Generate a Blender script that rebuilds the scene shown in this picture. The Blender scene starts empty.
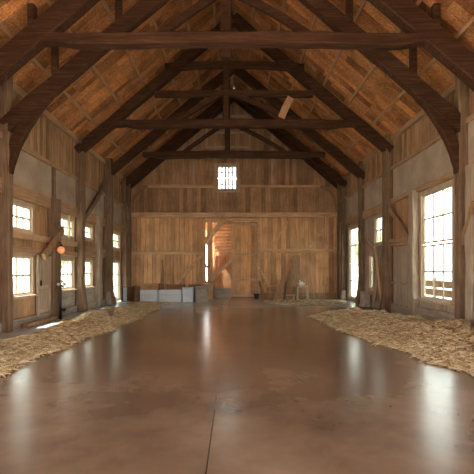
import bpy, math, random
from mathutils import Vector, noise
random.seed(11)
R = random.random
def U(a, b): return a + (b - a) * R()
sc = bpy.context.scene
col = sc.collection

# ------------------------------------------------------------------ materials
def new_mat(name):
    m = bpy.data.materials.new(name); m.use_nodes = True
    nt = m.node_tree; nt.nodes.clear()
    out = nt.nodes.new('ShaderNodeOutputMaterial')
    b = nt.nodes.new('ShaderNodeBsdfPrincipled')
    nt.links.new(b.outputs[0], out.inputs[0])
    return m, nt, b
def N(nt, kind, **kw):
    n = nt.nodes.new(kind)
    for k, v in kw.items(): setattr(n, k, v)
    return n
def ramp(nt, fac, stops):
    r = N(nt, 'ShaderNodeValToRGB')
    e = r.color_ramp.elements
    while len(e) < len(stops): e.new(0.5)
    for el, (p, c) in zip(e, stops):
        el.position = p; el.color = (c[0], c[1], c[2], 1)
    nt.links.new(fac, r.inputs[0]); return r.outputs[0]
def mixc(nt, f, a, b, mode='MIX'):
    m = N(nt, 'ShaderNodeMix', data_type='RGBA', blend_type=mode)
    if isinstance(f, (int, float)): m.inputs[0].default_value = f
    else: nt.links.new(f, m.inputs[0])
    for s, v in ((m.inputs[6], a), (m.inputs[7], b)):
        if isinstance(v, tuple): s.default_value = (*v, 1)
        else: nt.links.new(v, s)
    return m.outputs[2]
def nz(nt, vec, scale, detail=3, rough=.6):
    n = N(nt, 'ShaderNodeTexNoise'); n.inputs['Scale'].default_value = scale
    n.inputs['Detail'].default_value = detail; n.inputs['Roughness'].default_value = rough
    nt.links.new(vec, n.inputs['Vector']); return n.outputs['Fac']

def wood(name, dark, mid, light, axis='Z', rough=.75, grain=1.0, island=.55, stain=.35, bump=.25):
    """weathered board or timber; every board (mesh island) gets its own tint"""
    m, nt, b = new_mat(name)
    tc = N(nt, 'ShaderNodeTexCoord'); mp = N(nt, 'ShaderNodeMapping')
    s = {'X': (.9, 14, 14), 'Y': (14, .9, 14), 'Z': (14, 14, .9)}[axis]
    mp.inputs['Scale'].default_value = [q * grain for q in s]
    geo = N(nt, 'ShaderNodeNewGeometry')
    off = N(nt, 'ShaderNodeVectorMath', operation='SCALE'); off.inputs[0].default_value = (31, 17, 23)
    nt.links.new(geo.outputs['Random Per Island'], off.inputs['Scale'])
    add = N(nt, 'ShaderNodeVectorMath', operation='ADD')
    nt.links.new(tc.outputs['Object'], add.inputs[0]); nt.links.new(off.outputs[0], add.inputs[1])
    nt.links.new(add.outputs[0], mp.inputs['Vector'])
    g = nz(nt, mp.outputs[0], 1.6, 5, .65)
    c1 = ramp(nt, g, [(.28, dark), (.5, mid), (.74, light)])
    tint = ramp(nt, geo.outputs['Random Per Island'],
                [(0, (.48, .45, .43)), (.25, (.8, .78, .77)), (.6, (1.0, 1.0, 1.0)), (.85, (1.18, 1.12, 1.05)), (1, (1.45, 1.34, 1.2))])
    c2 = mixc(nt, island, c1, tint, 'MULTIPLY')
    st = nz(nt, tc.outputs['Object'], 1.3, 4, .6)
    sr = ramp(nt, st, [(.34, (.5, .46, .43)), (.55, (1, 1, 1))])
    c3 = mixc(nt, stain, c2, sr, 'MULTIPLY')
    nt.links.new(c3, b.inputs['Base Color'])
    b.inputs['Roughness'].default_value = rough
    b.inputs['Specular IOR Level'].default_value = .12
    bp = N(nt, 'ShaderNodeBump'); bp.inputs['Strength'].default_value = bump; bp.inputs['Distance'].default_value = .02
    nt.links.new(g, bp.inputs['Height']); nt.links.new(bp.outputs[0], b.inputs['Normal'])
    return m
def plain(name, c, rough=.6, metal=0, var=.25, scale=6, emit=None):
    m, nt, b = new_mat(name)
    tc = N(nt, 'ShaderNodeTexCoord')
    f = nz(nt, tc.outputs['Object'], scale, 4)
    lo = tuple(q * (1 - var) for q in c); hi = tuple(min(1, q * (1 + var)) for q in c)
    nt.links.new(ramp(nt, f, [(.3, lo), (.7, hi)]), b.inputs['Base Color'])
    b.inputs['Roughness'].default_value = rough; b.inputs['Metallic'].default_value = metal
    b.inputs['Specular IOR Level'].default_value = .3
    if emit:
        b.inputs['Emission Color'].default_value = (*emit[0], 1); b.inputs['Emission Strength'].default_value = emit[1]
    return m

M = {}
M['roof'] = wood('roof_boards', (.27, .11, .04), (.5, .235, .095), (.74, .42, .2), 'X', island=1, stain=.7)
M['purlin'] = wood('purlin_wood', (.34, .2, .11), (.46, .28, .16), (.58, .38, .22), 'Y', island=.3)
M['dark'] = wood('dark_timber', (.028, .013, .007), (.06, .028, .016), (.11, .058, .034), 'X', island=.3, stain=.3)
M['rafter'] = wood('rafter_timber', (.028, .013, .007), (.06, .028, .016), (.11, .058, .034), 'X', island=.2, stain=.3)
M['post'] = wood('post_timber', (.13, .08, .05), (.21, .14, .09), (.31, .225, .155), 'Z', island=.2, stain=.5)
M['brace'] = wood('brace_timber', (.22, .13, .075), (.34, .21, .125), (.46, .3, .18), 'Z', island=.3, stain=.3)
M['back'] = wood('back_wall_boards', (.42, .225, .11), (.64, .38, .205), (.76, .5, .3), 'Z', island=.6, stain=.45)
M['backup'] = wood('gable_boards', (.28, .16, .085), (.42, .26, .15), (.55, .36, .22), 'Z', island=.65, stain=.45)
M['girt'] = wood('girt_wood', (.42, .25, .14), (.58, .38, .23), (.72, .52, .34), 'X', island=.25)
M['sideup'] = wood('side_boards_upper', (.24, .14, .075), (.4, .25, .14), (.56, .39, .24), 'Z', island=.7, stain=.4)
M['sidemid'] = wood('side_boards_middle', (.26, .14, .07), (.42, .25, .135), (.54, .35, .2), 'Z', island=.5, stain=.4)
M['greyv'] = wood('grey_boards', (.26, .2, .15), (.4, .32, .245), (.53, .44, .35), 'Z', island=.45, stain=.35)
M['greyh'] = wood('grey_boards_flat', (.24, .19, .15), (.36, .3, .24), (.5, .42, .35), 'Y', island=.45, stain=.35)
M['band'] = plain('lime_panel', (.40, .32, .25), .9, 0, .2, 1.5)
M['head'] = wood('head_beam', (.3, .17, .09), (.42, .27, .16), (.55, .38, .24), 'Y', island=.3)
M['frame'] = wood('window_timber', (.3, .22, .15), (.48, .37, .27), (.6, .49, .38), 'Z', island=.2, stain=.2)
M['sash'] = plain('sash_paint', (.5, .42, .33), .55, 0, .15, 10)
M['plank'] = wood('loose_plank', (.42, .27, .16), (.6, .42, .26), (.74, .55, .37), 'Z', island=.3)
M['crate'] = wood('crate_grey_paint', (.5, .6, .7), (.64, .74, .84), (.74, .84, .92), 'X', island=.25, stain=.3)
M['oldcrate'] = wood('crate_weathered', (.22, .2, .18), (.34, .31, .27), (.46, .42, .37), 'X', island=.35, stain=.4)
M['browncrate'] = wood('crate_brown', (.14, .08, .045), (.26, .15, .085), (.38, .23, .13), 'X', island=.4, stain=.4)
M['stone'] = plain('footing_stone', (.36, .31, .26), .9, 0, .3, 7)
M['iron'] = plain('black_iron', (.035, .032, .03), .5, .6, .3, 20)
M['ceramic'] = plain('pale_ceramic', (.72, .68, .6), .35, 0, .05)
M['cloth'] = plain('white_cloth', (.8, .76, .68), .9, 0, .06)
M['amber'] = plain('amber_glass', (.85, .36, .16), .3, 0, .1, 5, ((1, .32, .12), .1))
M['slab'] = plain('pale_blue_grey', (.52, .6, .7), .28, 0, .14, 2)
M['ground'] = plain('pale_bounce_ground', (.46, .43, .36), .95, 0, .35, 3)  # outside ground kept pale so it bounces daylight up into the roof
M['leaf'] = plain('leaves', (.34, .4, .24), .7, 0, .35, 4)
M['bark'] = plain('bark', (.14, .1, .07), .9, 0, .3, 5)
M['shingle'] = plain('outer_cladding', (.25, .2, .16), .9, 0, .3, 3)

def glass():
    m, nt, b = new_mat('window_glass'); nt.nodes.remove(b)
    out = [n for n in nt.nodes if n.type == 'OUTPUT_MATERIAL'][0]
    t = N(nt, 'ShaderNodeBsdfTransparent'); t.inputs[0].default_value = (.55, .59, .57, 1)
    g = N(nt, 'ShaderNodeBsdfGlossy'); g.inputs['Roughness'].default_value = .03
    fr = N(nt, 'ShaderNodeFresnel'); fr.inputs[0].default_value = 1.45
    mx = N(nt, 'ShaderNodeMixShader')
    ge = N(nt, 'ShaderNodeNewGeometry'); iv = N(nt, 'ShaderNodeMath', operation='SUBTRACT'); iv.inputs[0].default_value = 1
    nt.links.new(ge.outputs['Backfacing'], iv.inputs[1]); mu = N(nt, 'ShaderNodeMath', operation='MULTIPLY')
    nt.links.new(iv.outputs[0], mu.inputs[0]); nt.links.new(fr.outputs[0], mu.inputs[1])
    nt.links.new(mu.outputs[0], mx.inputs[0]); nt.links.new(t.outputs[0], mx.inputs[1]); nt.links.new(g.outputs[0], mx.inputs[2])
    nt.links.new(mx.outputs[0], out.inputs[0]); return m
M['glass'] = glass()

def floor_mat():
    m, nt, b = new_mat('polished_brown_concrete')
    tc = N(nt, 'ShaderNodeTexCoord'); P = tc.outputs['Object']
    big = nz(nt, P, .45, 5, .62); fine = nz(nt, P, 3.2, 6, .7)
    c = ramp(nt, big, [(.3, (.08, .048, .03)), (.48, (.145, .094, .062)), (.7, (.24, .165, .11))])
    f = ramp(nt, fine, [(.3, (.88, .87, .86)), (.6, (1.0, 1.0, 1.0)), (.8, (1.1, 1.09, 1.08))])
    c = mixc(nt, .8, c, f, 'MULTIPLY')
    # worn pale scuffs
    vo = nz(nt, P, 1.15, 8, .72)
    k = ramp(nt, vo, [(.715, (0, 0, 0)), (.77, (1, 1, 1))])
    c = mixc(nt, k, c, (.36, .26, .19))
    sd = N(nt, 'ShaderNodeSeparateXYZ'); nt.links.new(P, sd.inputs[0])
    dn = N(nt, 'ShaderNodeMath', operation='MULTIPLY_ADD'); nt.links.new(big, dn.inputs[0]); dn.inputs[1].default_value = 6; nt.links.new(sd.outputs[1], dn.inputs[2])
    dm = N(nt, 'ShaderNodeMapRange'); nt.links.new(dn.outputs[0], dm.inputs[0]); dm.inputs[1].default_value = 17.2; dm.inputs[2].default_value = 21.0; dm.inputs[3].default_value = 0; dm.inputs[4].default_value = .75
    c = mixc(nt, dm.outputs[0], c, (.5, .42, .34))  # far floor paler: dust, plus reflected light painted into the colour
    # saw-cut joints: one along the barn, several across
    sx = N(nt, 'ShaderNodeSeparateXYZ'); nt.links.new(P, sx.inputs[0])
    def line(sock, at, w):
        a = N(nt, 'ShaderNodeMath', operation='SUBTRACT'); nt.links.new(sock, a.inputs[0]); a.inputs[1].default_value = at
        q = N(nt, 'ShaderNodeMath', operation='ABSOLUTE'); nt.links.new(a.outputs[0], q.inputs[0])
        l = N(nt, 'ShaderNodeMath', operation='LESS_THAN'); nt.links.new(q.outputs[0], l.inputs[0]); l.inputs[1].default_value = w
        return l.outputs[0]
    for sock, at, w in ((sx.outputs[0], -.22, .006), (sx.outputs[1], 7.9, .008), (sx.outputs[1], 13.5, .01)):
        c = mixc(nt, line(sock, at, w), c, (.04, .022, .014))
    nt.links.new(c, b.inputs['Base Color'])
    r = ramp(nt, fine, [(.3, (.2,) * 3), (.75, (.25,) * 3)])
    nt.links.new(r, b.inputs['Roughness'])
    b.inputs['Specular IOR Level'].default_value = .75
    return m
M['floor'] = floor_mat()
def straw_mat():
    m, nt, b = new_mat('straw')
    g = N(nt, 'ShaderNodeNewGeometry')
    c = ramp(nt, g.outputs['Random Per Island'], [(0, (.2, .13, .06)), (.4, (.38, .275, .15)), (.8, (.53, .41, .245)), (1, (.68, .58, .4))])
    nt.links.new(c, b.inputs['Base Color']); b.inputs['Roughness'].default_value = .7
    b.inputs['Specular IOR Level'].default_value = .2
    return m
M['straw'] = straw_mat()
M['chaff'] = plain('chaff', (.3, .18, .08), .95, 0, .4, 14)

# ------------------------------------------------------------------ mesh helper
class MB:
    def __init__(s): s.v = []; s.f = []; s.m = []; s.names = []
    def mi(s, mat):
        if mat not in s.names: s.names.append(mat)
        return s.names.index(mat)
    def add(s, vs, fs, mat):
        o = len(s.v); k = s.mi(mat); s.v += [tuple(q) for q in vs]
        s.f += [tuple(i + o for i in f) for f in fs]; s.m += [k] * len(fs)
    def hexa(s, p, mat):   # 8 points: bottom ring 0-3, top ring 4-7
        s.add(p, [(3, 2, 1, 0), (4, 5, 6, 7), (0, 1, 5, 4), (1, 2, 6, 5), (2, 3, 7, 6), (3, 0, 4, 7)], mat)
    def box(s, a, b, mat, P=None):
        P = P or (lambda x, y, z: (x, y, z))
        x0, y0, z0 = a; x1, y1, z1 = b
        s.hexa([P(x0, y0, z0), P(x1, y0, z0), P(x1, y1, z0), P(x0, y1, z0),
                P(x0, y0, z1), P(x1, y0, z1), P(x1, y1, z1), P(x0, y1, z1)], mat)
    def sweep(s, pts, w, h, mat, side=(0, 1, 0), cham=.12, jit=0.0, sub=0):
        """chamfered rectangular timber along pts; w = size along 'side', h = across it. w,h number or per-point list"""
        pts = [Vector(p) for p in pts]
        ws = w if isinstance(w, (list, tuple)) else [w] * len(pts)
        hs = h if isinstance(h, (list, tuple)) else [h] * len(pts)
        if sub:
            P2, W2, H2 = [], [], []
            for i in range(len(pts) - 1):
                for k in range(sub):
                    t = k / sub; P2.append(pts[i].lerp(pts[i + 1], t)); W2.append(ws[i] * (1 - t) + ws[i + 1] * t); H2.append(hs[i] * (1 - t) + hs[i + 1] * t)
            P2.append(pts[-1]); W2.append(ws[-1]); H2.append(hs[-1]); pts, ws, hs = P2, W2, H2
        side = Vector(side).normalized(); vs = []; n = len(pts)
        for i, p in enumerate(pts):
            t = (pts[min(i + 1, n - 1)] - pts[max(i - 1, 0)]).normalized()
            sd = (side - t * side.dot(t)).normalized(); up = sd.cross(t)
            a, b = ws[i] / 2, hs[i] / 2; c = min(a, b) * cham * 2
            j = Vector((U(-jit, jit), U(-jit, jit), U(-jit, jit)))
            for (q, r_) in ((-a + c, -b), (a - c, -b), (a, -b + c), (a, b - c), (a - c, b), (-a + c, b), (-a, b - c), (-a, -b + c)):
                vs.append(p + sd * q + up * r_ + j + Vector((U(-jit, jit), U(-jit, jit), U(-jit, jit))) * .4)
        fs = []
        for i in range(n - 1):
            for k in range(8):
                k2 = (k + 1) % 8; fs.append((i * 8 + k, i * 8 + k2, i * 8 + 8 + k2, i * 8 + 8 + k))
        fs.append(tuple(range(7, -1, -1))); fs.append(tuple((n - 1) * 8 + k for k in range(8)))
        s.add(vs, fs, mat)
    def tube(s, pts, r, mat, n=10):
        pts = [Vector(p) for p in pts]; rs = r if isinstance(r, (list, tuple)) else [r] * len(pts); vs = []
        for i, p in enumerate(pts):
            t = (pts[min(i + 1, len(pts) - 1)] - pts[max(i - 1, 0)]).normalized()
            a = t.orthogonal().normalized(); b = t.cross(a)
            if i: # keep the ring aligned
                a = (pa - t * pa.dot(t)).normalized(); b = t.cross(a)
            pa = a
            for k in range(n):
                q = 2 * math.pi * k / n; vs.append(p + (a * math.cos(q) + b * math.sin(q)) * rs[i])
        fs = []
        for i in range(len(pts) - 1):
            for k in range(n):
                k2 = (k + 1) % n; fs.append((i * n + k, i * n + k2, i * n + n + k2, i * n + n + k))
        fs.append(tuple(range(n - 1, -1, -1))); fs.append(tuple((len(pts) - 1) * n + k for k in range(n)))
        s.add(vs, fs, mat)
    def ball(s, c, r, mat, n=14, m_=9, sq=(1, 1, 1), rough=0):
        vs = []; c = Vector(c)
        for i in range(m_ + 1):
            th = math.pi * i / m_
            for k in range(n):
                ph = 2 * math.pi * k / n
                d = Vector((math.sin(th) * math.cos(ph) * sq[0], math.sin(th) * math.sin(ph) * sq[1], math.cos(th) * sq[2]))
                rr = r * (1 + rough * noise.noise(d * 2.3 + c)) if rough else r
                vs.append(c + d * rr)
        fs = [(i * n + k, i * n + n + k, i * n + n + (k + 1) % n, i * n + (k + 1) % n) for i in range(m_) for k in range(n)]
        s.add(vs, fs, mat)
    def build(s, name, parent=None, smooth=False):
        me = bpy.data.meshes.new(name)
        o0 = parent['_org'] if parent is not None and '_org' in parent else (0, 0, 0)
        me.from_pydata([(a - o0[0], b - o0[1], c - o0[2]) for a, b, c in s.v], [], s.f)
        for nm in s.names: me.materials.append(M[nm])
        me.polygons.foreach_set('material_index', s.m)
        if smooth: me.polygons.foreach_set('use_smooth', [True] * len(s.f))
        me.update()
        o = bpy.data.objects.new(name, me); col.objects.link(o)
        if parent is not None: o.parent = parent; o['_org'] = tuple(o0)
        return o
def settle(o):  # origin of a one-mesh thing to its base centre
    me = o.data; xs = [v.co for v in me.vertices]
    c = Vector(((min(v.x for v in xs) + max(v.x for v in xs)) / 2, (min(v.y for v in xs) + max(v.y for v in xs)) / 2, min(v.z for v in xs)))
    for v in me.vertices: v.co -= c
    o.location = c; return o
def tag(o, label, cat, group=None, kind=None):
    o['label'] = label; o['category'] = cat
    if group: o['group'] = group
    if kind: o['kind'] = kind
    return o
def thing(name, label, cat, loc, group=None, kind=None):
    o = bpy.data.objects.new(name, None); col.objects.link(o); o.location = loc; o['_org'] = tuple(loc)
    o.empty_display_size = .2
    return tag(o, label, cat, group, kind)
def struct(o, label=None):
    o['kind'] = 'structure'
    if label: o['label'] = label
    return o

# ------------------------------------------------------------------ barn dimensions
HW = 5.9; Y0 = -3.0; Y1 = 22.6; RZ = 11.5; TAN = .85
TH = math.atan(TAN)
def wl(u, v, w): return (-HW + w, u, v)        # left wall: u along the barn, v up, w into the room
def wr(u, v, w): return (HW - w, u, v)
def wb(u, v, w): return (u, Y1 - w, v)
def wf(u, v, w): return (u, Y0 + w, v)
def roofZ(x): return RZ - TAN * abs(x)

def cut(u0, u1, v0, v1, openings, bw, vertical=True, jitter=.25):
    """rectangles (boards) that fill the field and leave the openings free"""
    A0, A1, B0, B1 = (u0, u1, v0, v1) if vertical else (v0, v1, u0, u1)
    ops = [((o[0], o[1]), (o[2], o[3])) if vertical else ((o[2], o[3]), (o[0], o[1])) for o in openings]
    cuts = {A0, A1}
    for a, b in ops:
        for q in a:
            if A0 < q < A1: cuts.add(q)
    q = A0
    while q < A1:
        q += bw * U(1 - jitter, 1 + jitter)
        if q < A1 - bw * .3 and min(abs(q - c) for c in cuts) > bw * .25: cuts.add(q)
    cuts = sorted(cuts); out = []
    for a0, a1 in zip(cuts, cuts[1:]):
        mid = (a0 + a1) / 2; seg = [(B0, B1)]
        for a, b in ops:
            if a[0] < mid < a[1]:
                ns = []
                for s0, s1 in seg:
                    if b[1] <= s0 or b[0] >= s1: ns.append((s0, s1)); continue
                    if b[0] > s0: ns.append((s0, b[0]))
                    if b[1] < s1: ns.append((b[1], s1))
                seg = ns
        for s0, s1 in seg: out.append((a0, a1, s0, s1) if vertical else (s0, s1, a0, a1))
    return out
def boards(mb, P, u0, u1, v0, v1, ops, bw, mat, w0=0.0, th=.03, vertical=True, gap=.006, top=None, split=0):
    for a0, a1, b0, b1 in cut(u0, u1, v0, v1, ops, bw, vertical):
        parts = [(b0, b1)] if vertical else [(a0, a1)]
        if split:
            lo, hi = parts[0]; parts = []; q = lo
            while q < hi - .01:
                n = min(hi, q + split * U(.55, 1.5))
                if hi - n < split * .3: n = hi
                parts.append((q, n)); q = n
        for lo, hi in parts:
            t = th * U(.55, 1.15)
            if vertical: r = (a0 + gap / 2, a1 - gap / 2, lo, hi)
            else: r = (lo, hi, b0 + gap / 2, b1 - gap / 2)
            if top:
                ta, tb = top(r[0]), top(r[1])
                if max(ta, tb) <= r[2]: continue
                ta = max(min(r[3], ta), r[2] + .001); tb = max(min(r[3], tb), r[2] + .001)
                mb.hexa([P(r[0], r[2], w0), P(r[1], r[2], w0), P(r[1], r[2], w0 + t), P(r[0], r[2], w0 + t),
                         P(r[0], ta, w0), P(r[1], tb, w0), P(r[1], tb, w0 + t), P(r[0], ta, w0 + t)], mat)
            else:
                mb.box((r[0], r[2], w0), (r[1], r[3], w0 + t), mat, P)

# windows: (side, u0, u1, v0, v1) openings in wall coordinates
L_win = [(10.75, 11.95, .86, 1.98), (10.75, 11.95, 2.66, 3.4),
         (13.85, 15.0, .88, 1.96), (13.85, 15.0, 2.72, 3.4),
         (16.05, 16.95, .88, 1.96), (16.05, 16.95, 2.8, 3.35),
         (19.85, 21.0, .12, 1.98), (19.85, 21.0, 2.6, 3.4)]
L_light_open = [(-2.6, 3.8, 0, 3.5)]; R_light_open = [(-2.6, 3.8, 0, 3.5)]  # unseen openings beside the camera, added to light the interior
R_win = [(10.98, 12.85, .68, 3.92), (16.1, 17.1, 2.62, 3.75), (17.25, 17.75, .75, 2.2), (19.2, 20.9, .15, 3.65)]
B_open = [(-1.62, 1.3, 0, 4.18)]
B_win = [(-.93, .17, 5.95, 7.28)]

# ------------------------------------------------------------------ floor, ground, walls
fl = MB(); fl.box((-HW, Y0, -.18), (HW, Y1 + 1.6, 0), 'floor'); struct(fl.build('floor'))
sl = MB(); sl.box((-HW + .03, 6.0, 0), (-4.35, 22.55, .012), 'slab'); struct(sl.build('pale_floor_strip'), 'pale blue-grey strip along the foot of the left wall')  # thin pale blue-grey strip laid on the floor along the left wall
g = MB(); g.box((-90, -60, -.5), (90, 110, -.2), 'ground'); struct(g.build('ground'))

EV = roofZ(HW)   # eave height at the wall
def side_wall(name, P, ops, zones):
    mb = MB()
    for r in cut(Y0, Y1, 0, EV, ops, 50): mb.box((r[0], r[2], -.1), (r[1], r[3], 0), 'shingle', P)
    for (u0, u1, v0, v1, bw, mat, vert) in zones:
        boards(mb, P, u0, u1, v0, v1, ops, bw, mat, vertical=vert)
    return struct(mb.build(name))
side_wall('wall_left', wl, L_win + L_light_open, [
    (Y0, Y1, 4.85, EV - .02, .2, 'sideup', True),
    (Y0, Y1, 3.3, 4.85, .3, 'sidemid', True),
    (Y0, Y1, 2.0, 3.3, .2, 'sidemid', True),
    (Y0, 13.2, 0, 2.0, .22, 'sidemid', True),
    (13.2, Y1, .9, 2.0, .22, 'sidemid', True),
    (13.2, Y1, 0, .9, .28, 'greyh', False)])
side_wall('wall_right', wr, R_win + R_light_open, [
    (Y0, Y1, 5.2, EV - .02, .2, 'sideup', True),
    (Y0, Y1, 4.0, 5.2, .3, 'greyv', True),
    (Y0, 13.0, 0, 4.0, .36, 'greyv', True),
    (13.0, 15.3, 2.5, 4.0, .25, 'sidemid', True),
    (13.0, 15.3, 0, 2.5, .42, 'greyv', True),
    (15.3, 18.0, 1.9, 4.0, .25, 'greyv', True), (15.3, 18.0, 0, 1.9, .25, 'sidemid', True),
    (18.0, Y1, 0, 4.0, .25, 'greyv', True)])
# back wall with its gable
mb = MB()
def gable(q): return roofZ(q) - .02
for r in cut(-HW, HW, 0, EV, B_open + B_win, 50): mb.box((r[0], r[2], -.2), (r[1], r[3], 0), 'shingle', wb)
for a0, a1, b0, b1 in cut(-HW, HW, EV, RZ, B_win, .6, True, .01):
    ta, tb = min(b1, roofZ(a0)), min(b1, roofZ(a1))
    if a0 < 0 < a1: ta = tb = RZ - .3
    mb.hexa([wb(a0, b0, -.2), wb(a1, b0, -.2), wb(a1, b0, 0), wb(a0, b0, 0), wb(a0, max(ta, b0 + .001), -.2), wb(a1, max(tb, b0 + .001), -.2), wb(a1, max(tb, b0 + .001), 0), wb(a0, max(ta, b0 + .001), 0)], 'shingle')
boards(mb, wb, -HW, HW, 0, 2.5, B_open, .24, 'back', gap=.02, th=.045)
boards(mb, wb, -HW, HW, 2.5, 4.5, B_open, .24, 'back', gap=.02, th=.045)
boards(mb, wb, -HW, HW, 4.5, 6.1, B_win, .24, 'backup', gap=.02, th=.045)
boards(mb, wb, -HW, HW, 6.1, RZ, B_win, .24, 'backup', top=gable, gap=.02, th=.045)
struct(mb.build('wall_back'))
# front wall behind the camera with an unseen doorway added to let daylight in
mb = MB(); F_open = [(-1.2, 1.2, 0, 2.4)]
for r in cut(-HW, HW, 0, EV, F_open, 50): mb.box((r[0], r[2], -.2), (r[1], r[3], 0), 'shingle', wf)
for a0, a1, b0, b1 in cut(-HW, HW, EV, RZ, [], .6, True, .01):
    ta, tb = max(roofZ(a0), b0 + .001), max(roofZ(a1), b0 + .001)
    mb.hexa([wf(a0, b0, -.2), wf(a1, b0, -.2), wf(a1, b0, 0), wf(a0, b0, 0), wf(a0, ta, -.2), wf(a1, tb, -.2), wf(a1, tb, 0), wf(a0, ta, 0)], 'shingle')
boards(mb, wf, -HW, HW, 0, RZ, F_open, .26, 'backup', top=gable)
struct(mb.build('wall_front'))

# roof: sheathing plus short boards running up the slope
XE = HW + .5; VL = XE / math.cos(TH)
def slope(s):
    def P(u, v, w):   # w = inwards (down)
        x = XE - v * math.cos(TH); z = roofZ(XE) + v * math.sin(TH)
        return (s * (x - w * math.sin(TH)), u, z - w * math.cos(TH))
    return P
mb = MB()
for s in (-1, 1):
    P = slope(s)
    mb.box((Y0 - .3, 0, -.25), (Y1 + .3, VL + .3 + .02 * s, -.06 - .002 * s), 'shingle', P)
    boards(mb, P, Y0, Y1, .35, VL - .03, [], .3, 'roof', w0=-.05, th=.05, gap=.014, split=1.2)
struct(mb.build('ceiling'))

# purlins: slim pale timbers along the barn under the roof boards
order = ['lowest', 'second lowest', 'third', 'fourth', 'fifth', 'highest']
for s, sn in ((-1, 'left'), (1, 'right')):
    P = slope(s)
    for k in range(6):
        v = 1.55 + k * 1.18; mb = MB()
        a = Vector(P(Y0, v, .05)); b = Vector(P(Y1 - .02, v, .05))
        n = Vector(P(0, v, 1)) - Vector(P(0, v, 0))
        pts = [a.lerp(b, t / 16) for t in range(17)]
        mb.sweep(pts, .085, .085, 'purlin', side=tuple(n), jit=.008)
        tag(settle(mb.build('roof_purlin')), f'slim pale roof purlin, {order[k]} of the six up the {sn} roof slope', 'purlin', f'purlins under the {sn} roof slope')

# ------------------------------------------------------------------ timber bents (post, rafter, tie, braces)
def arc(p0, p1, p2, n=10):
    p0, p1, p2 = Vector(p0), Vector(p1), Vector(p2)
    return [p0 * (1 - t) ** 2 + p1 * 2 * t * (1 - t) + p2 * t * t for t in (i / n for i in range(n + 1))]
def bent(Y, U0, depth, label, PX=(5.6, 5.6), tie=None, collars=(), king=None, struts=None, knee=None, tw=.3, foot=0.0, gap=False, feet=0):
    """Y = front face; U0 = height of the rafter underside at the ridge"""
    yc = Y + tw / 2
    t = thing('timber_bent', label, 'timber frame', (0, yc, 0), 'timber bents that carry the roof')
    for s, px in ((-1, PX[0]), (1, PX[1])):
        mb = MB(); top = roofZ(px) - .25; ph = HW - .04 - px
        cx = s * (px + ph / 2)
        n = 12; pts = []; ws = []; hs = []
        for i in range(n + 1):
            z = top * i / n
            pts.append((cx + U(-.012, .012), yc, z)); fl_ = foot * max(0, 1 - z / 1.1) ** 1.5
            ws.append(tw + fl_ * .5 + U(-.01, .01)); hs.append(ph + fl_)
        pts = [(p[0] - s * (h - ph) / 2, p[1], p[2]) for p, h in zip(pts, hs)]
        mb.sweep(pts, ws, hs, 'post', side=(0, 1, 0), jit=.006)
        mb.build('post', t)
        # principal rafter
        mb = MB(); x1 = px + .25; zc = lambda x: U0 - TAN * x + depth * .5
        pts = [(s * x1 * (1 - k / 9), yc, zc(x1 * (1 - k / 9))) for k in range(10)]
        mb.sweep(pts, tw, depth * math.cos(TH), 'rafter', side=(0, 1, 0), jit=.012, cham=.08)
        mb.build('rafter', t)
        if knee:
            kz, kx = knee
            mb = MB()
            a = (s * (px + .05), yc, kz); b = (s * (px - .02), yc, U0 - TAN * px + .02); c = (s * (kx - .3), yc, U0 - TAN * (kx - .3) + .1)
            pts = arc(a, b, c, 12)
            mb.sweep(pts, tw * .8, [.17 + .12 * math.sin(math.pi * i / 12) for i in range(13)], 'rafter', side=(0, 1, 0), jit=.008)
            mb.build('knee_brace', t)
        if gap:
            for xx in (1.3, 2.9, 4.5):
                zl = U0 - TAN * xx + depth - .08; zh = roofZ(xx) - .2; mb = MB()
                mb.sweep([(s * xx, yc, zl), (s * xx, yc, (zl + zh) / 2), (s * xx, yc, zh)], tw * .6, .16, 'rafter', jit=.005); mb.build('purlin_block', t)
        if feet:
            mb = MB(); fx = s * (px - .02 + .14)
            mb.sweep([(fx, yc - .02, 0.0), (fx, yc - .02, feet * .4), (fx, yc - .02, feet)], [tw + .16, tw + .12, tw + .02], [.34, .32, .28], 'stone', side=(0, 1, 0), jit=.015, cham=.25); mb.build('footing', t)
    if tie:
        zb, zt, xl, xr = tie
        mb = MB(); n = 20; pts = []; hs = []
        for k in range(n + 1):
            x = xl + (xr - xl) * k / n; e = min(k, n - k) / n
            pts.append((x, yc, (zb + zt) / 2 + (.06 * math.sin(math.pi * k / n)) - .03 + (0.05 if e < .06 else 0)))
            hs.append((zt - zb) * (1 if e > .05 else .75))
        mb.sweep(pts, tw * .95, hs, 'dark', side=(0, 1, 0), jit=.012, cham=.1)
        mb.build('tie_beam', t)
    for (zb, zt, xl, xr, arch) in collars:
        mb = MB(); n = 14
        pts = [(xl + (xr - xl) * k / n, yc, (zb + zt) / 2 + arch * math.sin(math.pi * k / n)) for k in range(n + 1)]
        mb.sweep(pts, tw * .7, zt - zb, 'dark', side=(0, 1, 0), jit=.015, cham=.12)
        mb.build('collar_beam', t)
    if king:
        kx, w, zb = king; mb = MB(); zt = U0 + depth - .05 - abs(kx)
        mb.sweep([(kx, yc, zb + (zt - zb) * k / 8) for k in range(9)], tw * .8, w, 'dark', side=(0, 1, 0), jit=.006)
        mb.build('king_post', t)
    if struts:
        for s in (-1, 1):
            x0, z0, x1, z1, d = struts; mb = MB()
            pts = arc((s * x0 + (king[0] if king else 0), yc, z0), ((s * (x0 + x1) / 2), yc, (z0 + z1) / 2 + .12), (s * x1, yc, z1), 8)
            mb.sweep(pts, tw * .6, d, 'dark', side=(0, 1, 0), jit=.008)
            mb.build('strut', t)
    return t
bent(9.0, 10.23, .6, 'nearest timber bent, whose thick tie beam crosses the whole top of the view', PX=(5.62, 5.62), tie=(6.55, 6.81, -4.35, 4.62), gap=True)
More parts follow.
